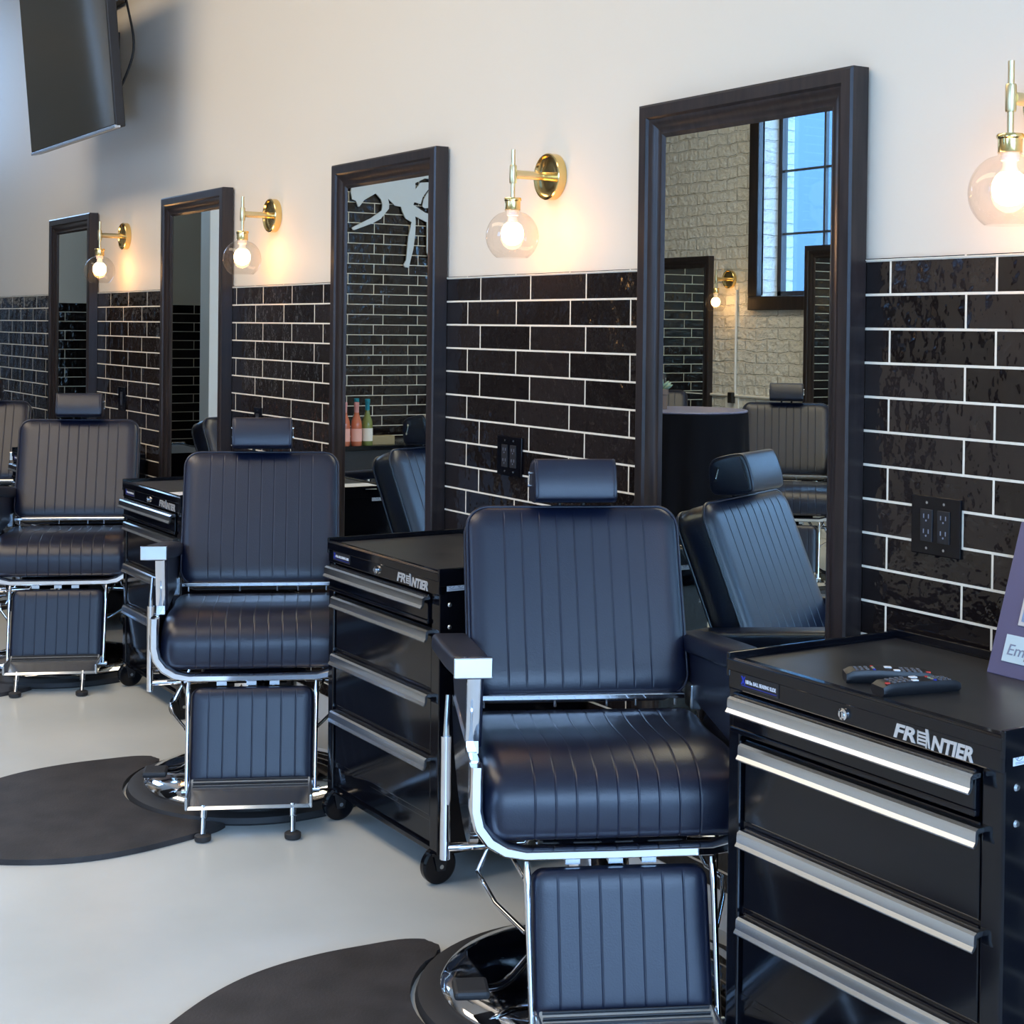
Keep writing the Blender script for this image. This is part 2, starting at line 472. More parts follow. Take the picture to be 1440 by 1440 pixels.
# street side, beyond the shop front
struct(obj('ground', Box(-30, 40, -40, 30, -.2, -.13), nmat('street_paving', (.22, .23, .24), .8)))
tag(obj('street_building', Box(19, 24, -14, 10, -.13, 4.2), house_m), 'pale building across the street beyond the shop front', 'building')
st = copy_tree(tr); st.location = (12.0, -4.6, -.13); st.scale = (1.5, 1.5, 1.2); st['label'] = 'leafy street tree beyond the shop front, only caught in chrome reflections'

# ------------------------------------------------------------------ wall mirrors
def frame_mesh(w, h, z0):
    """moulded frame swept round a rectangle: local x 0..w, front towards -y"""
    prof = [(0, 0), (0, -.046), (.006, -.050), (.034, -.050), (.040, -.044), (.046, -.043), (.060, -.034), (.072, -.030), (.078, -.030), (.088, -.024), (.092, -.020), (.092, 0)]
    bm = bmesh.new(); cor = ((0, z0, 1, 1), (w, z0, -1, 1), (w, z0 + h, -1, -1), (0, z0 + h, 1, -1))
    rings = [[bm.verts.new((cx + sx * t, d, cz + sz * t)) for t, d in prof] for cx, cz, sx, sz in cor]
    n = len(prof)
    for i in range(4):
        A, B = rings[i], rings[(i + 1) % 4]
        for k in range(n): bm.faces.new((A[k], A[(k + 1) % n], B[(k + 1) % n], B[k]))
    return bm

def wall_mirror(x0, label, zt=2.07, zb=.30, w=.787, y=0.0, rz=0.0, group='framed mirrors on the tiled wall', lean=0.0):
    t = thing('wall_mirror', label, 'mirror', (x0, y - .0015, 0), rz, group)
    t.rotation_euler.x = lean
    obj('frame', frame_mesh(w, zt - zb, zb), wood, t, smooth=25)
    obj('mirror_glass', Box(.088, w - .088, -.024, -.004, zb + .088, zt - .088), mirror_m, t)
    return t
wall_mirror(-.794, 'tall dark-framed mirror reflecting the white brick wall and window, between the two nearest cabinets')
wall_mirror(-2.680, 'tall dark-framed mirror reflecting bottles and a white horse cut-out, behind the second chair')
wall_mirror(-4.548, 'tall dark-framed mirror reflecting bare wall and a pale column, behind the third chair')
wall_mirror(-6.474, 'tall dark-framed mirror furthest away along the tiled wall')
# two more on the brick wall opposite
wall_mirror(-6.60, 'dark-framed mirror on the brick wall left of the window in the reflection', y=YL, rz=math.pi, zt=2.04, group='framed mirrors on the brick wall')
wall_mirror(-4.72, 'dark-framed mirror on the brick wall in front of the window in the reflection', y=YL + .05, rz=math.pi, zt=2.07, group='framed mirrors on the brick wall')

# ------------------------------------------------------------------ sconces
def make_sconce(label):
    t = thing('wall_sconce', label, 'wall lamp', (0, 0, 0), 0, 'brass globe sconces')
    bm = lathe(bmesh.new(), [(0, 0), (.067, 0), (.0675, -.004), (.0675, -.026), (.065, -.0285), (.061, -.028), (.058, -.022), (.050, -.019), (.030, -.018), (0, -.018)], axis='y', seg=56)
    obj('backplate', bm, brass, t, smooth=35)
    bm = cyl(bmesh.new(), (0, -.016, 0), .0125, -.118, 'y', 28)
    obj('arm', bm, brass_s, t, smooth=40)
    bm = lathe(bmesh.new(), [(0, -.026), (.0095, -.026), (.0105, -.022), (.0105, .022), (.0095, .026), (0, .026)], (0, -.14, 0), seg=24)
    obj('collar', bm, brass_s, t, smooth=40)
    bm = cyl(bmesh.new(), (0, -.14, -.085), .0062, .155, 'z', 20)
    obj('rod', bm, brass_s, t, smooth=40)
    bm = lathe(bmesh.new(), [(0, -.068), (.024, -.068), (.0255, -.071), (.0255, -.075), (.0225, -.078), (.0225, -.100), (.0235, -.103), (0, -.103)], (0, -.14, 0), seg=36)
    so = obj('socket_cup', bm, brass, t, smooth=35)
    bm = lathe(bmesh.new(), [(0, -.103), (.017, -.103), (.017, -.118), (.013, -.120), (.0135, -.131), (.018, -.1395), (0, -.1395)], (0, -.14, 0), seg=28)
    obj('bulb_base', bm, white_m, so, smooth=35)
    r = .076; prof = [(.021, -.103), (.023, -.108)]
    for k in range(3, 27):
        a = R(90 - 17 - k * 4.9); prof.append((r * math.cos(a), -.178 + r * math.sin(a)))
    prof = [p for p in prof if p[0] > .02]
    bm = lathe(bmesh.new(), prof, (0, -.14, 0), seg=56)
    obj('glass_globe', bm, globe_m, t, smooth=60)
    bm = lathe(bmesh.new(), [(0, -.137), (.016, -.1385), (.025, -.146), (.031, -.158), (.033, -.170), (.031, -.183), (.025, -.194), (.014, -.202), (0, -.204)], (0, -.14, 0), seg=28)
    obj('bulb', bm, bulb_m, t, smooth=80)
    return t
sc0 = make_sconce('lit brass globe sconce at the right edge, above the remote controls')
sc0.location = (.50, .005, 1.930)
for x, lab in ((-1.278, 'lit brass globe sconce above the second nearest cabinet, left of the brick-reflecting mirror'),
               (-3.322, 'lit brass globe sconce between the horse-reflecting mirror and the next one left'),
               (-5.217, 'lit brass globe sconce furthest left, beside the furthest mirror')):
    c = copy_tree(sc0); c.location = (x, .005, 1.925); c['label'] = lab
c = copy_tree(sc0); c.location = (-6.40, YL + .002, 1.86); c.rotation_euler = (0, 0, math.pi); c['label'] = 'lit brass sconce on the white brick wall, seen in the nearest mirror'

# ------------------------------------------------------------------ power outlets
def outlet(x, z, w, h, n, label):
    t = thing('power_outlet', label, 'outlet', (x, -.0005, z), 0, 'black power outlets on the tile')
    obj('plate', Box(-w / 2, w / 2, -.006, 0, -h / 2, h / 2, bev=.002), blackmetal, t)
    for i in range(n):
        cx = (i - (n - 1) / 2) * .047 * (w / .135 if n > 1 else 1)
        rc = obj('receptacle', Box(cx - .0165, cx + .0165, -.0085, -.005, -.034, .034, bev=.001), blackmatte, t)
        bm = bmesh.new()
        for s in (-.017, .015):
            box(bm, cx - .008, cx - .0055, -.0088, -.008, s, s + .009); box(bm, cx + .0055, cx + .008, -.0088, -.008, s, s + .009); cyl(bm, (cx, -.008, s - .005), .0022, -.0008, 'y', 8)
        obj('slot', bm, ink_m, rc)
        for s in (-.048, .048): obj('screw', cyl(bmesh.new(), (cx, -.006, s * h / .123), .003, -.001, 'y', 12), steel, t)
outlet(.210, 1.080, .135, .123, 2, 'black double power outlet above the nearest cabinet, left of the framed plaque')
outlet(-1.490, 1.096, .140, .120, 2, 'black double power outlet left of the nearest headrest')
outlet(-3.46, 1.085, .075, .120, 1, 'black power outlet peeking above the second chair headrest')
outlet(-5.25, 1.10, .115, .120, 1, 'black power outlet beside the third chair headrest')

# ------------------------------------------------------------------ television
t = thing('television', 'large dark flat television tilted forward high on the wall at top left', 'television', (-5.02, -.34, 2.36))
tilt = math.atan2(.07, .80)
piv = Matrix.Rotation(tilt, 4, 'X')
def tv(bm): bmesh.ops.transform(bm, matrix=piv, verts=bm.verts); return bm
obj('housing', tv(Box(-.71, .71, -.002, .045, 0, .81, bev=.006)), blackmatte, t)
obj('screen', tv(Box(-.703, .703, -.0045, -.0015, .013, .803)), screen_m, t)
obj('bezel_strip', tv(Box(-.71, .71, -.006, .02, -.004, .009, bev=.001)), steel, t)
obj('rear_cover', tv(Box(-.45, .45, .044, .10, .12, .6, bev=.02)), blackmatte, t)
bm = Box(-.62, -.34, .30, .344, .2, .62); box(bm, -.46, -.36, .06, .32, .36, .46); box(bm, -.45, -.23, .30, .344, .76, .83); box(bm, -.45, -.40, .30, .344, .6, .78)
obj('wall_mount', bm, blackmatte, t)
bm = bmesh.new(); tube(bm, catmull([(.30, .12, .85), (.38, .15, .62), (.42, .17, .4), (.35, .12, .2)], 6), .006, 8)
obj('cable', bm, blackmatte, t, smooth=60)

# ------------------------------------------------------------------ barber chair.  local: x forward (0 = base centre), y right of picture, z up
LINES = [(k - 4) * .0435 for k in range(9)]
def cols(hw, lines, step=.012, g=.0022):
    s = {-hw, hw}
    for k in range(14): # dense towards the rounded sides
        q = hw - .055 * (1 - math.sin(k / 13 * math.pi / 2)); s.add(q); s.add(-q)
    x = -hw + .055
    while x < hw - .055: s.add(x); x += step
    for l in lines:
        s = {v for v in s if abs(v - l) > g * 2.4}
        s |= {l - g * 1.6, l - g, l - g * .45, l, l + g * .45, l + g, l + g * 1.6}
    return sorted(s)
def groove(b, lines, g=.0022, d=.0013):
    for l in lines:
        q = abs(b - l)
        if q < g: return d * (1 - q / g) ** .5
    return 0
def pad(w, h, thick, r, lines, bulge=.018, soft=.045, gm=.92):
    """cushion: local (b,h) plane, front at +x; returns bmesh with depth along x (0..thick back side)"""
    bm = bmesh.new(); cs = cols(w / 2, lines); n = 26; grid = []
    for b in cs:
        ab = abs(b); lim = h / 2
        if ab > w / 2 - r: lim = h / 2 - r + math.sqrt(max(0, r * r - (ab - (w / 2 - r)) ** 2))
        row = []
        for k in range(n + 1):
            v = math.sin((k / n - .5) * math.pi) if True else 0
            z = v * lim
            # distance to rounded rect border
            qx, qz = ab - (w / 2 - r), abs(z) - (h / 2 - r)
            if qx > 0 and qz > 0: d = r - math.hypot(qx, qz)
            else: d = min(w / 2 - ab, h / 2 - abs(z))
            e = max(0, min(1, d / soft)); dep = bulge * math.sqrt(max(0, 1 - (1 - e) ** 2))
            gd = groove(b, lines) if abs(z) < h / 2 * gm else 0
            row.append(bm.verts.new((thick + dep - gd, b, z)))
        grid.append(row)
    for A, B in zip(grid, grid[1:]):
        for k in range(n): bm.faces.new((A[k], B[k], B[k + 1], A[k + 1]))
    # sides and rear from the border loop
    loop = [row[0] for row in grid] + grid[-1][1:] + [row[n] for row in grid[::-1]][1:] + grid[0][::-1][1:-1]
    N = len(loop)
    prev = loop
    for x, ins in ((thick * .5, -.004), (.012, 0), (0, .012)):
        cur = []
        for v in loop:
            y, z = v.co.y, v.co.z; L = math.hypot(y, z)
            cur.append(bm.verts.new((x, y * (1 - ins / L), z * (1 - ins / L))))
        for i in range(N):
            try: bm.faces.new((prev[i], prev[(i + 1) % N], cur[(i + 1) % N], cur[i]))
            except ValueError: pass
        prev = cur
    try: bm.faces.new(prev)
    except ValueError: pass
    return bm
def piping(w, h, r, x, rad=.0038):
    return tube(bmesh.new(), [(x, p[0], p[1]) for p in rrect(w, h, r, 8)], rad, 8, closed=True)

def block(prof, hw, soft, lines=(), groove_fn=None):
    """profile (x,z) closed loop swept across y with rounded sides and optional grooves"""
    bm = bmesh.new(); cs = cols(hw, list(lines)); n = len(prof); rings = []
    cx = sum(p[0] for p in prof) / n; cz = sum(p[1] for p in prof) / n
    nor = []
    for i in range(n):
        a, b = prof[i - 1], prof[(i + 1) % n]; tx, tz = b[0] - a[0], b[1] - a[1]; L = math.hypot(tx, tz) or 1
        nx, nz = tz / L, -tx / L
        if nx * (prof[i][0] - cx) + nz * (prof[i][1] - cz) < 0: nx, nz = -nx, -nz
        nor.append((nx, nz))
    for b in cs:
        e = max(0, min(1, (hw - abs(b)) / soft)); ins = soft * (1 - math.sqrt(max(0, 1 - (1 - e) ** 2)))
        g = groove(b, lines) if lines else 0
        rings.append([bm.verts.new((p[0] - nn[0] * (ins + g), b, p[1] - nn[1] * (ins + g))) for p, nn in zip(prof, nor)])
    for A, B in zip(rings, rings[1:]):
        for i in range(n): bm.faces.new((A[i], A[(i + 1) % n], B[(i + 1) % n], B[i]))
    bm.faces.new(rings[0]); bm.faces.new(rings[-1][::-1])
    return bm

def make_chair(label):
    t = thing('barber_chair', label, 'chair', (0, 0, 0), 0, 'barber chairs along the tiled wall')
    o = -.25   # a (distance in front of the backrest foot) -> local x
    # floor base, column, pump
    bm = lathe(bmesh.new(), [(0, 0), (.400, 0), (.404, .006), (.398, .022), (.372, .030), (.345, .030), (0, .026)], seg=72)
    bs = obj('base_ring', bm, rubber, t, smooth=40)
    bm = lathe(bmesh.new(), [(.345, .028), (.348, .038), (.338, .048), (.30, .058), (.22, .072), (.14, .082), (.09, .086), (0, .086)], seg=72)
    obj('base_plate', bm, chrome, t, smooth=40)
    bm = lathe(bmesh.new(), [(.085, .08), (.085, .16), (.068, .17), (.068, .38), (0, .38)], seg=40)
    obj('column', bm, chrome, t, smooth=40)
    bm = tube(bmesh.new(), catmull([(.02, -.06, .15), (.08, -.14, .15), (.14, -.22, .10), (.17, -.28, .10)], 5), .009, 8)
    pd = obj('pump_pedal', bm, chrome, t, smooth=60)
    obj('pedal_rubber', Box(.13, .21, -.335, -.26, .092, .112, bev=.008), rubber, pd)
    # under-seat frame
    bm = Box(-.20, .18, -.16, .16, .385, .43, bev=.01); box(bm, -.12, .12, -.1, .1, .36, .39)
    obj('seat_frame', bm, blackmetal, t)
    # seat
    ctl = [(-.03, .43), (-.055, .50), (-.03, .565), (.03, .583), (.12, .580), (.22, .584), (.31, .590), (.385, .585), (.45, .562), (.482, .52), (.488, .47), (.478, .432), (.42, .425), (.20, .425)]
    prof = [(p.x + o, p.z) for p in catmull([(a, 0, z) for a, z in ctl], 4, True)]
    obj('seat', block(prof, .284, .05, LINES), leather, t, smooth=50)
    # chrome U band around seat front
    a = .497 + o
    path = [(a, -.297, .590), (a, -.298, .56), (a, -.298, .50), (a, -.290, .465), (a, -.268, .435), (a, -.235, .415), (a, -.195, .407), (a, 0, .406), (a, .195, .407), (a, .235, .415), (a, .268, .435), (a, .290, .465), (a, .298, .50), (a, .298, .56), (a, .297, .590)]
    bm = bmesh.new()
    P = [Vector(p) for p in path]; rings = []
    for i, q in enumerate(P):
        tt = (P[min(i + 1, len(P) - 1)] - P[max(i - 1, 0)]).normalized(); s = Vector((0, -tt.z, tt.y))
        w = .013 if abs(q.y) > .2 else .011
        rings.append([bm.verts.new(q + s * k * w + Vector((x, 0, 0))) for k, x in ((-1, -.03), (-1, .002), (-.6, .010), (.6, .010), (1, .002), (1, -.03))])
    for A, B in zip(rings, rings[1:]):
        for k in range(6): bm.faces.new((A[k], A[(k + 1) % 6], B[(k + 1) % 6], B[k]))
    bm.faces.new(rings[0]); bm.faces.new(rings[-1][::-1])
    obj('front_band', bm, chrome, t, smooth=50)
    for yy in (-.11, -.02, .05): obj('latch', Box(.20, .235, yy, yy + .03, .380, .396), steel, t)
    for s in (-1, 1):
        sp = catmull([(.485, 0, .585), (.485, 0, .50), (.465, 0, .44), (.42, 0, .405), (.34, 0, .40), (.22, 0, .415), (.10, 0, .455), (0, 0, .52), (-.05, 0, .60), (.0, 0, .607), (.20, 0, .595), (.40, 0, .59)], 4, True)
        bm = prism(bmesh.new(), [(p.x + o, p.z) for p in sp], 'y', s * .288, s * .306)
        sd = obj('side_plate', bm, chrome, t, smooth=30)
        bm = prism(bmesh.new(), [(-.06 + o, .60), (.335 + o, .585), (.37 + o, .755), (-.16 + o, .70)], 'y', s * .272, s * .300, bev=.004)
        obj('side_panel', bm, leather, t)
        # chrome upright at the panel front
        bm = prism(bmesh.new(), [(.325 + o, .600), (.350 + o, .603), (.386 + o, .768), (.360 + o, .768)], 'y', s * .278, s * .308, bev=.003)
        box(bm, .325 + o, .347 + o, min(s * .280, s * .306), max(s * .280, s * .306), .575, .602)
        obj('armrest_post', bm, chrome, t, smooth=30)
        # padded arm
        ar = thing_part('armrest', t)
        n = 16; bm = bmesh.new(); rings = []
        for k in range(n + 1):
            u = k / n; x = -.20 + u * .655
            hw = .038 + .007 * math.sin(min(1, (1 - u) * 2.2) * math.pi / 2); zt = .728 + (x + .20) * .118; th = .046
            if k == 0: hw *= .8; zt -= .006; th -= .012
            rr = rrect(hw * 2, th, .014, 4)
            rings.append([bm.verts.new((x + o, s * .304 + p[0] , zt - th / 2 + p[1])) for p in rr])
        m = len(rings[0])
        for A, B in zip(rings, rings[1:]):
            for k in range(m): bm.faces.new((A[k], A[(k + 1) % m], B[(k + 1) % m], B[k]))
        bm.faces.new(rings[0]); bm.faces.new(rings[-1][::-1])
        obj_into(ar, bm, leather, 50)
        obj('armrest_cap', Box(.452 + o, .470 + o, s * .304 - .040, s * .304 + .040, .764, .806, bev=.002), chrome, ar)
        # lever rod beside the chair
        y = s * .338
        bm = tube(bmesh.new(), [(.20 + o, y, .300), (.20 + o, y, .575)], .0115, 16)
        lv = obj('side_cylinder', bm, chrome, t, smooth=40)
        bm = tube(bmesh.new(), [(.20 + o, y, .57), (.20 + o, y, .60), (.19 + o, y - s * .004, .665)], [.0075, .006, .0055], 10)
        obj('lever_rod', bm, steel, lv, smooth=40)
        bm = tube(bmesh.new(), [(.20 + o, y, .326), (.20 + o, s * .16, .332), (.20 + o, s * .12, .39)], .0095, 12)
        obj('lever_bracket', bm, chrome, lv, smooth=40)
    # backrest, leaning back
    ang = math.atan2(.175, .43)
    rot = Matrix.Translation((o - .005, 0, .615)) @ Matrix.Rotation(-ang, 4, 'Y')
    def T(bm, dx=0, dz=0):
        bmesh.ops.transform(bm, matrix=rot @ Matrix.Translation((dx, 0, dz)), verts=bm.verts); return bm
    hb = .462
    bk = obj('backrest', T(pad(.524, hb, .085, .052, LINES, .02, .05), -.10, hb / 2), leather, t, smooth=50)
    obj('piping', T(piping(.528, hb + .004, .053, -.014), 0, hb / 2), leather, bk, smooth=60)
    obj('piping', T(piping(.526, hb + .002, .053, -.094), 0, hb / 2), leather, bk, smooth=60)
    # chrome bar under the backrest
    bm = Box(o - .03, o + .004, -.258, .25, .602, .616, bev=.003)
    br = obj('backrest_bar', bm, chrome, t)
    for yy in (-.235, -.065, .06, .13, .225):
        obj('bolt', cyl(bmesh.new(), (o + .0, yy, .603), .0035, -.016, 'z', 12), chrome, br)
    bm = Box(o - .055, o + .01, -.288, -.262, .575, .635, bev=.004); box(bm, o - .055, o + .01, .262, .288, .575, .635, bev=.004)
    obj('recline_hinge', bm, steel, t)
    # headrest
    hp = [(-.060, .0), (-.056, -.048), (-.02, -.056), (.035, -.058), (.060, -.052), (.064, -.035), (.060, .0), (.048, .040), (.034, .050), (-.015, .046), (-.050, .034)]
    prof = [(p.x, p.z) for p in catmull([(a, 0, z) for a, z in hp], 4, True)]
    bm = block(prof, .103, .012)
    bmesh.ops.transform(bm, matrix=Matrix.Translation((-.185 + o, 0, 1.109)) @ Matrix.Rotation(-.12, 4, 'Y'), verts=bm.verts)
    hr = obj('headrest', bm, leather, t, smooth=50)
    for s in (-1, 1):
        pts = []
        for k in range(len(prof)):
            q = Matrix.Translation((-.185 + o, 0, 1.109)) @ Matrix.Rotation(-.12, 4, 'Y') @ Vector((prof[k][0] * .95, s * .098, prof[k][1] * .95)); pts.append(q)
        obj('piping', tube(bmesh.new(), pts, .003, 6, closed=True), leather, hr, smooth=60)
        bm = tube(bmesh.new(), [(-.222 + o, s * .1045, 1.09), (-.214 + o, s * .1045, 1.122)], .0022, 8)
        for zz, xx in ((1.09, -.222), (1.122, -.214)): cyl(bm, (xx + o, s * .102, zz), .0042, s * .006, 'y', 12)
        obj('side_bracket', bm, chrome, hr, smooth=50)
    for yy in (-.03, .03): obj('headrest_post', tube(bmesh.new(), [(-.20 + o, yy, 1.02), (-.205 + o, yy, 1.075)], .006, 8), blackmatte, t, smooth=50)
    # legrest: pad between two chrome tubes
    ft = thing_part('legrest', t)
    la = math.atan2(.075, .29)
    rotf = Matrix.Translation((.513 + o, 0, .385)) @ Matrix.Rotation(-la, 4, 'Y')
    def F(bm): bmesh.ops.transform(bm, matrix=rotf, verts=bm.verts); return bm
    lp = pad(.366, .290, .03, .03, [l for l in LINES if abs(l) < .15], .014, .04)
    bmesh.ops.transform(lp, matrix=Matrix.Translation((-.045, 0, -.150)), verts=lp.verts)
    obj_into(ft, F(lp), leather, 50)
    for s in (-1, 1):
        bm = F(tube(bmesh.new(), [(-.005, s * .193, .012), (0, s * .193, -.02), (0, s * .193, -.06), (0, s * .190, -.305)], [.006, .0085, .0068, .006], 12))
        tb = obj('legrest_tube', bm, chrome, ft, smooth=50)
        bm = F(cyl(bmesh.new(), (-.012, s * .183, -.308), .011, s * .022, 'y', 16))
        obj('hinge_bolt', bm, steel, tb, smooth=40)
        bm = tube(bmesh.new(), [(.40 + o, s * .23, .405), (.513 + o, s * .200, .365)], .0045, 8)
        tube(bm, [(.16 + o, s * .215, .36), (.18 + o, s * .262, .262), (.33 + o, s * .262, .288), (.40 + o, s * .245, .272), (.535 + o, s * .198, .262)], .0055, 8)
        obj('linkage_rod', bm, chrome, ft, smooth=50)
    # foot plate with grooved tread and two pegs
    fp = thing_part('footplate', t)
    bm = bmesh.new()
    q = [(.590, .124), (.606, .112), (.628, .104), (.650, .099), (.745, .090), (.752, .082), (.745, .078), (.64, .082), (.600, .092), (.583, .108)]
    prism(bm, [(a + o, z) for a, z in q], 'y', -.176, .176, bev=.002)
    obj_into(fp, bm, steel, 30)
    for k in range(4):
        a, z = .594 + k * .011, .1235 - k * .0070
        obj('tread_rib', tube(bmesh.new(), [(a + o, -.17, z), (a + o, .17, z)], .0022, 8), rubber, fp)
    for s in (-1, 1):
        obj('end_cap', Box(.57 + o, .75 + o, min(s * .174, s * .184), max(s * .174, s * .184), .078, .118, bev=.004), steel, fp)
        bm = tube(bmesh.new(), [(.735 + o, s * .128, .088), (.752 + o, s * .128, .058), (.752 + o, s * .128, .057), (.775 + o, s * .128, .018)], [.011, .011, .008, .008], 14)
        pg = obj('peg', bm, chrome, fp, smooth=50)
        bm = lathe(bmesh.new(), [(0, 0), (.023, 0), (.024, .004), (.024, .014), (.020, .017), (0, .017)], (.778 + o, s * .128, .003), seg=24)
        obj('peg_foot', bm, rubber, pg, smooth=40)
    return t

def thing_part(name, parent):
    me = bpy.data.meshes.new(name); o = bpy.data.objects.new(name, me); COL.objects.link(o); o.parent = parent; return o
def obj_into(o, bm, m, smooth):
    bmesh.ops.recalc_face_normals(bm, faces=bm.faces); bm.to_mesh(o.data); bm.free(); o.data.materials.append(m)
    o.data.polygons.foreach_set('use_smooth', [True] * len(o.data.polygons)); o.data.set_sharp_from_angle(angle=R(smooth))

def place(c, a0x, a0y, deg):
    t = R(deg); c.location = (a0x + .25 * math.cos(t), a0y + .25 * math.sin(t), 0); c.rotation_euler = (0, 0, t)
chair = make_chair('nearest black barber chair with chrome frame, beside the cabinet with remote controls')
place(chair, -.537, -.384, -25.2)
for x, y, d, lab in ((-2.384, -.439, -24.5, 'second black barber chair, left of the cabinet in the middle of the picture'),
                     (-4.388, -.491, -22.9, 'third black barber chair, with its footplate near the left edge'),
                     (-6.25, -.50, -24, 'furthest black barber chair, cut off by the left edge')):
    c = copy_tree(chair); place(c, x, y, d); c['label'] = lab
c = copy_tree(chair); place(c, -4.55, -3.90, 42); c['label'] = 'black barber chair in front of the brick wall, seen in the nearest mirror'
c['group'] = 'barber chairs by the brick wall'
c = copy_tree(chair); place(c, -6.45, -4.30, 40); c['label'] = 'black barber chair behind the round table, its headrest seen in the nearest mirror'
c['group'] = 'barber chairs by the brick wall'

# ------------------------------------------------------------------ floor mats
rel = [(-.36, -.195), (-.42, -.18), (-.465, -.235), (-.48, -.34), (-.487, -.45), (-.475, -.57), (-.44, -.68), (-.37, -.80), (-.25, -.94), (-.1, -1.03), (.05, -1.06), (.19, -1.01), (.31, -.92), (.395, -.79), (.435, -.66), (.435, -.53), (.41, -.40), (.375, -.28), (.345, -.235)]
pts = [(p.x, p.y) for p in catmull([(a, b, 0) for a, b in rel], 5)]
a0, a1 = math.atan2(-.235, .345), math.atan2(-.195, -.36)
for k in range(1, 24):
    a = a0 + (a1 - a0) * k / 24; pts.append((.414 * math.cos(a), .414 * math.sin(a)))
bm = bmesh.new(); prism(bm, pts, 'z', .0, .016)
es = [e for e in bm.edges if all(v.co.z > .015 for v in e.verts)]
bmesh.ops.bevel(bm, geom=es, offset=.008, segments=2, affect='EDGES')
mt = obj('floor_mat', bm, mat_m, None, loc=(-.311, -.491, 0.0005))
tag(mt, 'dark anti-fatigue mat beneath the nearest chair, cut off by the bottom edge', 'mat', 'chair mats')
for x, y, lab in ((-2.156, -.543, 'dark anti-fatigue mat in front of the second chair'), (-4.157, -.588, 'dark anti-fatigue mat at the third chair, at the left edge')):
    c = mt.copy(); COL.objects.link(c); c.location = (x, y, .0005); c['label'] = lab

